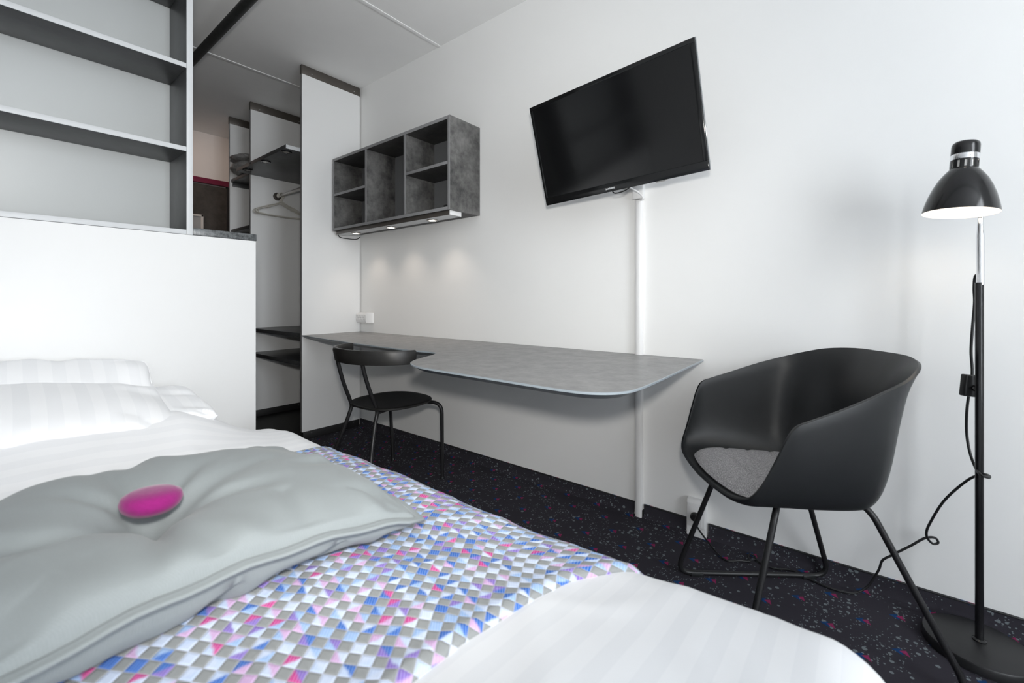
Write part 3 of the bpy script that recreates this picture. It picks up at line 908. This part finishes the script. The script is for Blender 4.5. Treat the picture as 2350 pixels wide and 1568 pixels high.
# cord: down the pole, switch, wrap, to the floor and along to the outlet
cord = [(3.288, -.140, 1.054), (3.282, -.125, 1.045), (3.281, -.112, 1.010), (3.283, -.105, .975), (3.279, -.105, .90), (3.276, -.105, .83), (3.278, -.108, .770), (3.274, -.110, .73), (3.268, -.110, .675), (3.267, -.105, .60),
        (3.272, -.112, .545), (3.280, -.138, .508), (3.288, -.168, .497), (3.300, -.166, .493), (3.306, -.142, .492), (3.298, -.122, .488), (3.280, -.105, .470), (3.262, -.085, .440), (3.225, -.070, .375), (3.200, -.062, .310), (3.187, -.055, .262),
        (3.190, -.050, .240), (3.203, -.045, .226), (3.214, -.042, .232), (3.208, -.044, .245), (3.188, -.050, .242), (3.150, -.055, .205), (3.104, -.060, .160), (3.083, -.062, .138), (3.075, -.060, .106), (3.062, -.058, .072), (3.045, -.060, .036),
        (3.012, -.076, .010), (2.980, -.084, .006), (2.942, -.087, .006), (2.879, -.072, .006), (2.828, -.056, .006), (2.789, -.080, .006), (2.750, -.080, .006), (2.727, -.066, .006), (2.716, -.050, .010), (2.702, -.050, .014), (2.697, -.070, .012), (2.707, -.088, .006),
        (2.679, -.105, .006), (2.639, -.137, .006), (2.600, -.112, .008), (2.560, -.080, .020), (2.520, -.058, .045), (2.502, -.052, .066), (2.500, -.051, .078)]
cd = tube('power_cord', catmull(cord, 6), .0034, M['black_matt'], fl, n=10)
sw = box('switch', (-.020, -.010, -.031), (.020, .010, .031), M['black_matt'], cd, bev=.004, local=True, seg=3)
for v in sw.data.vertices:
    v.co = Matrix.Rotation(.62, 3, 'Z') @ (Matrix.Rotation(.10, 3, 'Y') @ v.co) + V((3.272, -.116, .733)) - V((LX, LY, 0))
lathe('rocker', [(0, 0), (.0085, 0), (.0085, .003), (.007, .0045), (0, .0045)], V((3.2805, -.124, .728)), M['black_gloss'], cd, n=18, xf=Matrix.Rotation(.62, 3, 'Z') @ RX)
bm = bmesh.new()
bm_lathe(bm, [(0, -.001), (.0165, 0), (.0175, .004), (.0175, .012), (.013, .020), (0, .021)], (2.497, -.037, .088), 20, RX)
bm_tube(bm, [(2.499, -.050, .086), (2.4995, -.051, .070)], .005, 10)
from_bm('plug', bm, M['black_matt'], cd)

# ------------------------------------------------------------------ desk chair
dc = thing('desk_chair', (1.028, -.50, 0), 'black desk chair with curved wooden backrest and round seat at the desk', 'chair', rot=radians(0.5))
# backrest: bent band, open to the front
def band():
    bm = bmesh.new()
    rows = []
    cx, cy, a, b = .036, -.048, .272, .204
    N = 48
    for i in range(N + 1):
        th = pi + pi * i / N
        e = abs(i / N - .5) * 2
        px, py = cx + a * cos(th), cy + b * sin(th) * (1.0)
        # straighten and flare the arms a little
        tx, ty = -a * sin(th), b * cos(th)
        L_ = hypot(tx, ty); nx, ny = ty / L_, -tx / L_
        hh = .036 - .003 * e
        zc = .700
        thk = .0125 - .002 * e
        rake = .010 * (1 - e)                   # leans back in the middle
        sec = []
        for (o, z) in ((thk, -hh), (thk * 1.1, hh * .6), (thk * .55, hh), (-thk * .7, hh), (-thk, hh * .7), (-thk, -hh)):
            k = rake * z / .036
            sec.append(bm.verts.new((px + nx * (o + k), py + ny * (o + k), zc + z)))
        rows.append(sec)
    for p, q in zip(rows, rows[1:]):
        for j in range(6): bm.faces.new((p[j], p[(j + 1) % 6], q[(j + 1) % 6], q[j]))
    bm.faces.new(rows[0]); bm.faces.new(rows[-1][::-1])
    bmesh.ops.recalc_face_normals(bm, faces=bm.faces[:])
    bmesh.ops.bevel(bm, geom=[e for e in bm.edges if e.calc_face_angle(0) > .6], offset=.002, segments=2, affect='EDGES')
    return bm
from_bm('backrest', band(), M['black_wood'], dc, True, angle=40)
# seat: thin rounded plywood disc, gently dished
bm = bmesh.new()
cs = V((.025, .024, .437))
def seat_r(th): return .205 * (1 + .035 * cos(4 * th + pi))
rings = []
for (k, zo) in ((0, -.004), (.3, -.0035), (.6, -.001), (.85, .002), (.97, .004), (1.0, .001), (1.0, -.006), (.97, -.010), (.6, -.013), (0, -.014)):
    if k == 0: rings.append([bm.verts.new(cs + V((0, 0, zo)))])
    else: rings.append([bm.verts.new(cs + V((seat_r(2 * pi * i / 48) * k * cos(2 * pi * i / 48), seat_r(2 * pi * i / 48) * k * sin(2 * pi * i / 48), zo))) for i in range(48)])
for a, b in zip(rings, rings[1:]):
    for k in range(48):
        k2 = (k + 1) % 48
        if len(a) == 1: bm.faces.new((a[0], b[k], b[k2]))
        elif len(b) == 1: bm.faces.new((a[k], b[0], a[k2]))
        else: bm.faces.new((a[k], b[k], b[k2], a[k2]))
from_bm('seat', bm, M['black_wood'], dc, True, angle=45)
RT = .0098
for s in (-1, 1):
    o = s * .115
    path = catmull([(o * .97, -.212, .672), (o * .97, -.200, .62), (o * .985, -.172, .53), (o, -.142, .455), (o, -.130, .415), (o * 1.03, -.142, .370), (o * 1.25, -.178, .25), (o * 1.62, -.222, .11), (o * 1.92, -.252, .006)], 6)
    lg = tube('rear_leg', path, RT, M['black_matt'], dc, 14, True)
    lathe('glide', [(0, 0), (.012, 0), (.013, .006), (.0105, .014)], (o * 1.93, -.253, 0), M['black_plastic'], lg, 14, local=True)
    f = s * .218
    lg = tube('front_leg', fillet([(s * .06, .135, .4175), (f * 1.06, .196, .4175), (f, .212, .004)], [0, .055, 0], 10), RT, M['black_matt'], dc, 14, True)
    lathe('glide', [(0, 0), (.012, 0), (.013, .006), (.0105, .014)], (f, .2125, 0), M['black_plastic'], lg, 14, local=True)
    tube('seat_rail', fillet([(o, -.132, .411), (o * .9, -.04, .4165), (s * .06, .135, .4175)], .05), RT * .9, M['black_matt'], dc, 12, True)

# ------------------------------------------------------------------ armchair
ac = thing('armchair', (2.879, -.348, 0), 'black plastic tub armchair with grey seat pad on a wire sled base', 'armchair', rot=0)
TH_A = .639
fx, fy = -cos(TH_A), -sin(TH_A)
rxx, ryy = sin(TH_A), -cos(TH_A)              # towards the camera side
def A(a, b, z): return V((a * rxx + b * fx, a * ryy + b * fy, z))
rimc = [(0, -.254, .822), (.10, -.244, .821), (.178, -.204, .811), (.238, -.130, .785), (.268, -.033, .752), (.281, .065, .716), (.285, .140, .690), (.285, .168, .679), (.282, .184, .660), (.270, .210, .592), (.254, .234, .526), (.234, .255, .484), (.184, .274, .464), (.09, .287, .457), (0, .291, .455)]
basc = [(0, -.140, .434), (.075, -.134, .434), (.132, -.104, .435), (.168, -.052, .437), (.182, .008, .441), (.188, .060, .446), (.192, .096, .450), (.194, .114, .452), (.196, .130, .454), (.199, .156, .456), (.199, .188, .457), (.188, .216, .455), (.158, .242, .450), (.084, .259, .447), (0, .265, .446)]
rim_h, bas_h = catmull(rimc, 4), catmull(basc, 4)
rim = rim_h + [V((-p.x, p.y, p.z)) for p in rim_h[-2:0:-1]]
bas = bas_h + [V((-p.x, p.y, p.z)) for p in bas_h[-2:0:-1]]
NR = len(rim)
bm = bmesh.new()
rows = []
for k in (0.0, .35, .65, .85, .96):                # seat pan
    rows.append([(V((p.x * k, .04 + (p.y - .04) * k, p.z + .004 * (k - 1)))) for p in bas])
for s in frange(0, 1, 14):
    ring = []
    for B_, R_ in zip(bas, rim):
        d = R_ - B_
        wb = sstep(-.01, -.11, B_.y)
        wf = sstep(.05, .15, d.z)
        f1, f2 = lerp(.80, .42, wb), lerp(.92, .16, wb)
        p1_ = V((B_.x + d.x * f1, B_.y + d.y * f1, B_.z - .003 * wf))
        p2_ = V((B_.x + d.x * f2, B_.y + d.y * f2, B_.z + d.z * lerp(.50, .70, wb)))
        ring.append(B_ * (1 - s) ** 3 + p1_ * 3 * s * (1 - s) ** 2 + p2_ * 3 * s * s * (1 - s) + R_ * s ** 3)
    rows.append(ring)
VR = []
for i, r in enumerate(rows):
    if i == 0: VR.append([bm.verts.new(A(0, .04, r[0].z))])
    else: VR.append([bm.verts.new(A(p.x, p.y, p.z)) for p in r])
for a, b in zip(VR, VR[1:]):
    for k in range(NR):
        k2 = (k + 1) % NR
        if len(a) == 1: bm.faces.new((a[0], b[k], b[k2]))
        else: bm.faces.new((a[k], b[k], b[k2], a[k2]))
shell = from_bm('shell', bm, M['black_plastic'], ac, True, angle=180)
sm = shell.modifiers.new('thickness', 'SOLIDIFY'); sm.thickness = .009; sm.offset = 0
bv = shell.modifiers.new('round', 'BEVEL'); bv.width = .0032; bv.segments = 3; bv.limit_method = 'ANGLE'; bv.angle_limit = radians(50)
# seat pad
bm = bmesh.new()
pad = []
for p in bas:
    pad.append(V((p.x * .955, .03 + (p.y - .03) * (1.02 if p.y > .03 else .92), 0)))
ks = frange(0, 1, 26)
def pad_z(x, y, k):
    dome = .034 * (1 - k ** 5) ** .6 + .006 * (1 - k * k)
    lip = .262 - 1.15 * x * x                       # follows the front edge
    for dd in (.095, .165, .235, .305):
        q = (lip - y - dd) / .0065
        dome -= .0085 * exp(-q * q) * (1 - k ** 6)
    rise = .010 * sstep(-.05, .25, y)
    return .452 + dome * .80 + rise * .6
VR = []
for k in ks:
    if k == 0: VR.append([bm.verts.new(A(0, .03, pad_z(0, .03, 0)))])
    else:
        VR.append([bm.verts.new(A(p.x * k, .03 + (p.y - .03) * k, pad_z(p.x * k, .03 + (p.y - .03) * k, k))) for p in pad])
VR.append([bm.verts.new(A(p.x * .97, .03 + (p.y - .03) * .97, .450)) for p in pad])
for a, b in zip(VR, VR[1:]):
    for k in range(NR):
        k2 = (k + 1) % NR
        if len(a) == 1: bm.faces.new((a[0], b[k], b[k2]))
        else: bm.faces.new((a[k], b[k], b[k2], a[k2]))
meta(from_bm('seat_pad', bm, M['melange'], ac, True, angle=60), 'grey melange seat pad with stitched seams')
# sled frame
for s in (-1, 1):
    rf, rr_ = (.270, -.236) if s < 0 else (.272, -.262)
    wr = .241 if s > 0 else .229
    path = fillet([(s * .05, .075, .436), (s * .165, .150, .430), (s * wr, rf + .012, .0095), (s * wr, rr_ - .012, .0095), (s * .150, -.095, .432), (s * .05, -.045, .436)],
                  [0, .045, .060, .060, .045, 0], 9)
    sl = tube('sled_leg', [A(p.x, p.y, p.z) for p in path], .0084, M['black_matt'], ac, 14, True)
    for bb in (rf - .06, rr_ + .06):
        bm = bmesh.new()
        bm_box(bm, (-.011, -.022, -.0095), (.011, .022, .004), .002)
        for v in bm.verts: v.co = A(v.co.x + s * wr, v.co.y + bb, v.co.z + .0097)
        from_bm('glide', bm, M['black_plastic'], sl, True)

# ------------------------------------------------------------------ bed
BX0, BX1, BY0, BY1, BZT = 1.158, 3.085, -2.44, -1.190, .545
bd_ = thing('bed', (2.1, -1.81, 0), 'wide bed with dark base and white mattress against the white partition', 'bed')
box('base', (BX0 + .002, BY0 + .10, .11), (BX1 - .10, BY1 - .06, .27), M['bed_base'], bd_, bev=.008)
box('mattress', (BX0 + .002, BY0 + .08, .271), (BX1 - .06, BY1 - .045, .490), M['cotton'], bd_, bev=.03, seg=4)
for xx in (BX0 + .12, BX1 - .22):
    for yy in (BY0 + .22, BY1 - .18):
        lathe('leg', disc_prof(.025, 0, .110, .002), (xx, yy, 0), M['black_matt'], bd_, n=16)

RAD = .095
def fold(u, v, off=0.0, x0=BX0, x1=BX1, y0_=BY0, y1_=BY1, head=False):
    """u,v: unfolded sheet coordinates; beyond the flat top they roll over a rounded edge and hang"""
    R = RAD + off
    ix1, iy0, iy1 = x1 - RAD, y0_ + RAD, y1_ - RAD
    cx = min(u, ix1); cy = min(max(v, iy0), iy1)
    dx, dy = u - cx, v - cy
    d = hypot(dx, dy)
    zt = BZT + off
    if d < 1e-9: return V((u, v, zt)), V((0, 0, 1))
    ex, ey = dx / d, dy / d
    arc = R * pi / 2
    if d < arc:
        a = d / R
        return V((cx + ex * R * sin(a), cy + ey * R * sin(a), zt - R * (1 - cos(a)))), V((ex * sin(a), ey * sin(a), cos(a)))
    return V((cx + ex * R, cy + ey * R, zt - R - (d - arc))), V((ex, ey, 0))

def wrinkle(u, v, amp, seed, sx_=1.0, sy_=1.0):
    p = V((u * 5 * sx_, v * 5 * sy_, seed))
    a = noise.noise(p) * .9 + noise.noise(p * 2.3) * .45
    r = 1 - abs(noise.noise(V((u * 7 * sx_ + v * 3, v * 6 * sy_, seed + 4))))
    return amp * (a + .8 * (r ** 6 - .25))

def crown(u, v):
    """soft fullness of the duvet: highest along the middle, swelling towards the pillows"""
    cx = sstep(0, .40, BX1 - u)
    cy = sstep(0, .62, BY1 - v) * sstep(0, .5, v - BY0)
    return .036 * cx * cy + .092 * sstep(1.80, 1.46, u) * sstep(-1.28, -1.56, v) * sstep(0, .4, v - BY0)

def splay(p, u, v):
    """the free side of the bedding hangs a little wider towards the foot"""
    k = sstep(BY1 - .34, BY1 - .02, v)
    p.y += .052 * sstep(2.2, 2.95, u) * k
    p.z -= (.020 * sstep(2.2, 2.65, u) - .012 * sstep(2.7, 3.0, u)) * k
    return p

def bed_wave(u, v):
    w_ = wrinkle(u, v, .0042, 2.0, .8, 1.2)
    w_ += .004 * exp(-((u - 1.56 - .03 * sin(v * 5)) / .045) ** 2) + .0045 * sin((v + .5 * u) * 24 + 3 * noise.noise(V((u * 3, v * 3, 1)))) * sstep(1.9, 1.5, u) * sstep(-1.9, -1.3, v)
    w_ += .010 * exp(-((u - 2.80) / .10) ** 2) * sstep(0, .4, BY1 - v)
    return w_ + crown(u, v)

def duvet_fn(u, v):
    p, n = fold(u, v)
    p = splay(p, u, v) + n * bed_wave(u, v)
    p.z -= .035 * sstep(1.46, 1.42, u)
    return p
us = frange(1.415, BX1 + .30, 150); vs = frange(BY0 - .12, BY1 + .30, 120)
dv = grid_mesh('duvet', duvet_fn, us, vs, M['cotton'])
meta(dv, 'white satin striped duvet spread over the bed', 'duvet')

def runner_edge(v):
    """head and foot edge x of the runner at side position v"""
    xh = 1.80 + .006 * sin(v * 11)
    xf = 2.674 + .062 * sstep(-1.36, -1.22, v) + .008 * sin(v * 9)
    return xh, xf
NU = 110
def runner_fn(u, v):
    xh, xf = runner_edge(v)
    x = lerp(xh, xf, u)
    p, n = fold(x, v)
    p = splay(p, x, v)
    w_ = bed_wave(x, v) + .0075
    edge = min(u, 1 - u)
    w_ -= .006 * sstep(.018, 0, edge) - .0022 * exp(-((edge - .02) / .012) ** 2)
    w_ += .0018 * noise.noise(V((x * 9, v * 9, 8)))
    return p + n * w_
vs_r = frange(BY0 - .10, BY1 + .24, 120)
rn = grid_mesh('bed_runner', runner_fn, frange(0, 1, NU), vs_r, M['runner'], uvfn=lambda u, v: (lerp(*runner_edge(-1.8), u) if False else lerp(1.80, 2.68, u), v))
meta(rn, 'grey, blue and magenta woven runner laid across the white bed', 'bed runner')
sd = rn.modifiers.new('thickness', 'SOLIDIFY'); sd.thickness = .006; sd.offset = -1

# ---- pillows and cushion
def pillow(name, W, H, T, mat, xf, seed, label, cat, group=None, button=None, flange=0.0, droop=0.0, n=64, wr=.006, pinch=.05, pw=.42, corner=.07):
    root = bpy.data.objects.new(name, None); root.empty_display_size = .05
    root.matrix_world = xf
    COL.objects.link(root)
    meta(root, label, cat, group)
    def outline(u, v):
        k = corner * (u * v) ** 4
        x = u * W / 2 * (1 - pinch * (1 - v * v) * u * u - k)
        y = v * H / 2 * (1 - pinch * (1 - u * u) * v * v - k)
        return x, y
    def th(u, v):
        return T / 2 * (max(0, 1 - u ** 2) ** pw) * (max(0, 1 - v ** 2) ** pw)
    verts, uvs, faces = [], [], []
    cs_ = [sin(pi / 2 * (2 * i / n - 1)) * .35 + (2 * i / n - 1) * .65 for i in range(n + 1)]
    cs_[0], cs_[-1] = -1, 1
    N1 = n + 1
    for side in (1, -1):
        for u in cs_:
            for v in cs_:
                x, y = outline(u, v)
                t_ = th(u, v) * ((.86 if side > 0 else 1.45) if button else 1)
                k = min(1, t_ / (T * .25))
                wv = wr * k * (noise.noise(V((x * 6, y * 6, seed + side))) + .7 * noise.noise(V((x * 14, y * 10, seed + 5))))
                # puckers radiating from the seam
                e = max(abs(u), abs(v))
                s_ = (x if abs(v) > abs(u) else y)
                wv += wr * .9 * sstep(.55, .9, e) * sstep(1.0, .93, e) * sin(s_ * 42 + seed * 3 + 4 * noise.noise(V((s_ * 9, seed, 0))))
                z = side * (t_ + wv)
                if button:
                    d = hypot(x - button[0], (y - button[1]))
                    dep = exp(-(d / .058) ** 2) * .034 + exp(-(d / .13) ** 2) * .020
                    an = atan2(y - button[1], x - button[0])
                    dep += .011 * exp(-((d - .10) / .06) ** 2) * max(0, cos(an * 5 + seed)) ** 3
                    if side > 0:                         # creases pulled in by the tufted button
                        for (ax, ay, bx, by, am, wd_) in ((.045, .03, .092, .235, .015, .017), (.045, .0, .075, -.21, .016, .020), (.02, .02, -.15, -.05, .010, .022), (.07, .01, .24, .06, .009, .022), (-.10, .12, -.085, .215, .006, .014)):
                            ux, uy = bx - ax, by - ay
                            q = max(0, min(1, ((x - ax) * ux + (y - ay) * uy) / (ux * ux + uy * uy)))
                            dd = hypot(x - ax - ux * q, y - ay - uy * q)
                            dep += am * exp(-(dd / wd_) ** 2) * (1 - .65 * q)
                    z -= side * dep * (1 if side > 0 else .4)
                z -= droop * (abs(u) * abs(v)) ** 2.2
                if button and side < 0 and v > .3:      # folds in the underside along the front edge
                    for x0 in (.0, -.14):
                        z += .016 * exp(-((x - x0 - .25 * (1 - v)) / .013) ** 2) * sstep(.3, .8, v) * sstep(1.0, .96, v)
                verts.append((x, y, z)); uvs.append((x + 1, y + 1))
    for s in (0, 1):
        o = s * N1 * N1
        for i in range(n):
            for j in range(n):
                q = (o + i * N1 + j, o + (i + 1) * N1 + j, o + (i + 1) * N1 + j + 1, o + i * N1 + j + 1)
                faces.append(q if s == 0 else q[::-1])
    me = bpy.data.meshes.new(name)
    me.from_pydata(verts, [], faces)
    ul = me.uv_layers.new(name='UVMap')
    for lp in me.loops: ul.data[lp.index].uv = uvs[lp.vertex_index]
    bm = bmesh.new(); bm.from_mesh(me)
    bmesh.ops.remove_doubles(bm, verts=bm.verts[:], dist=.0002)
    bm.to_mesh(me); bm.free()
    body = link('cover', me, mat, root, True, angle=80)
    rimp = []
    for (ua, va, ub, vb) in ((-1, -1, 1, -1), (1, -1, 1, 1), (1, 1, -1, 1), (-1, 1, -1, -1)):
        for i in range(24):
            s = i / 24
            x, y = outline(lerp(ua, ub, s), lerp(va, vb, s))
            uu, vv = lerp(ua, ub, s), lerp(va, vb, s)
            rimp.append(V((x, y, .002 * sin(i * 1.3 + seed) - droop * (abs(uu) * abs(vv)) ** 2.2)))
    if flange:
        # flat double-stitched flange along the seam
        bm = bmesh.new()
        N_ = len(rimp)
        secs = []
        for i, p in enumerate(rimp):
            tg = (rimp[(i + 1) % N_] - rimp[i - 1]).normalized()
            o_ = V((tg.y, -tg.x, 0))
            prof_ = [(-.012, .0045), (-.002, .0028), (.002, .0042), (.007, .0036), (.0095, .0022), (flange, .0030), (flange + .002, 0), (flange, -.0030), (.0095, -.0022), (.007, -.0036), (.002, -.0042), (-.002, -.0028), (-.012, -.0045)]
            secs.append([bm.verts.new(p + o_ * a + V((0, 0, b))) for a, b in prof_])
        for i in range(N_):
            a, b = secs[i], secs[(i + 1) % N_]
            for k in range(len(a) - 1): bm.faces.new((a[k], b[k], b[k + 1], a[k + 1]))
        bmesh.ops.recalc_face_normals(bm, faces=bm.faces[:])
        me2 = bpy.data.meshes.new('seam_flange'); bm.to_mesh(me2); bm.free()
        ul = me2.uv_layers.new(name='UVMap')
        for lp in me2.loops:
            c_ = me2.vertices[lp.vertex_index].co; ul.data[lp.index].uv = (c_.x + 1, c_.y + 1)
        link('seam_flange', me2, mat, root, True, angle=70)
    else:
        tube('seam', rimp, .0022, mat, root, 6, True, True)
    return root, body

def frame_m(c, ex, ey):
    ex = V(ex).normalized(); ez = ex.cross(V(ey)).normalized(); ey = ez.cross(ex)
    return Matrix(((ex.x, ey.x, ez.x, c[0]), (ex.y, ey.y, ez.y, c[1]), (ex.z, ey.z, ez.z, c[2]), (0, 0, 0, 1)))

# ex = along bed width (y), ey = up the slope towards the partition
pillow('pillow', .66, .36, .095, M['cotton_pillow'], frame_m((1.352, -1.745, .650), (0, 1, -.02), (-1, 0, .10)), 1.0,
       'white striped pillow lying flat underneath the other two at the bed head', 'pillow', pw=.34)
pillow('pillow', .68, .26, .11, M['cotton_pillow'], frame_m((1.275, -1.865, .722), (0, 1, -.06), (-.72, 0, .50)), 2.0,
       'white striped pillow at the back, leaning on the white partition', 'pillow', pw=.40)
pillow('pillow', .74, .36, .10, M['cotton_pillow'], frame_m((1.405, -1.890, .698), (0, 1, -.09), (-.95, 0, .24)), 3.5,
       'white striped pillow in front, its lower edge tucked against the duvet', 'pillow', pw=.40)

cr = radians(1.5)
ey_ = V((cos(cr), -sin(cr) * .0 + sin(cr), 0))
cu, cub = pillow('cushion', .54, .50, .110, M['cushion'], frame_m((2.184, -1.692, .641), (sin(cr), -cos(cr), .055), (cos(cr), sin(cr), 0)), 5.0,
                 'large grey square cushion with a magenta button lying on the runner', 'cushion', button=(.045, .015), flange=.014, droop=.030, n=96, wr=.0055, pinch=.06, pw=.30, corner=0)
bt = bmesh.new()
bm_lathe(bt, [(0, -.010), (.028, -.008), (.036, .000), (.0385, .008), (.036, .016), (.027, .021), (.012, .0225), (0, .0228)], (.045, .015, .026), 40)
o = from_bm('button', bt, M['magenta_felt'], cu, True, angle=80); o['label'] = 'round magenta felt button'
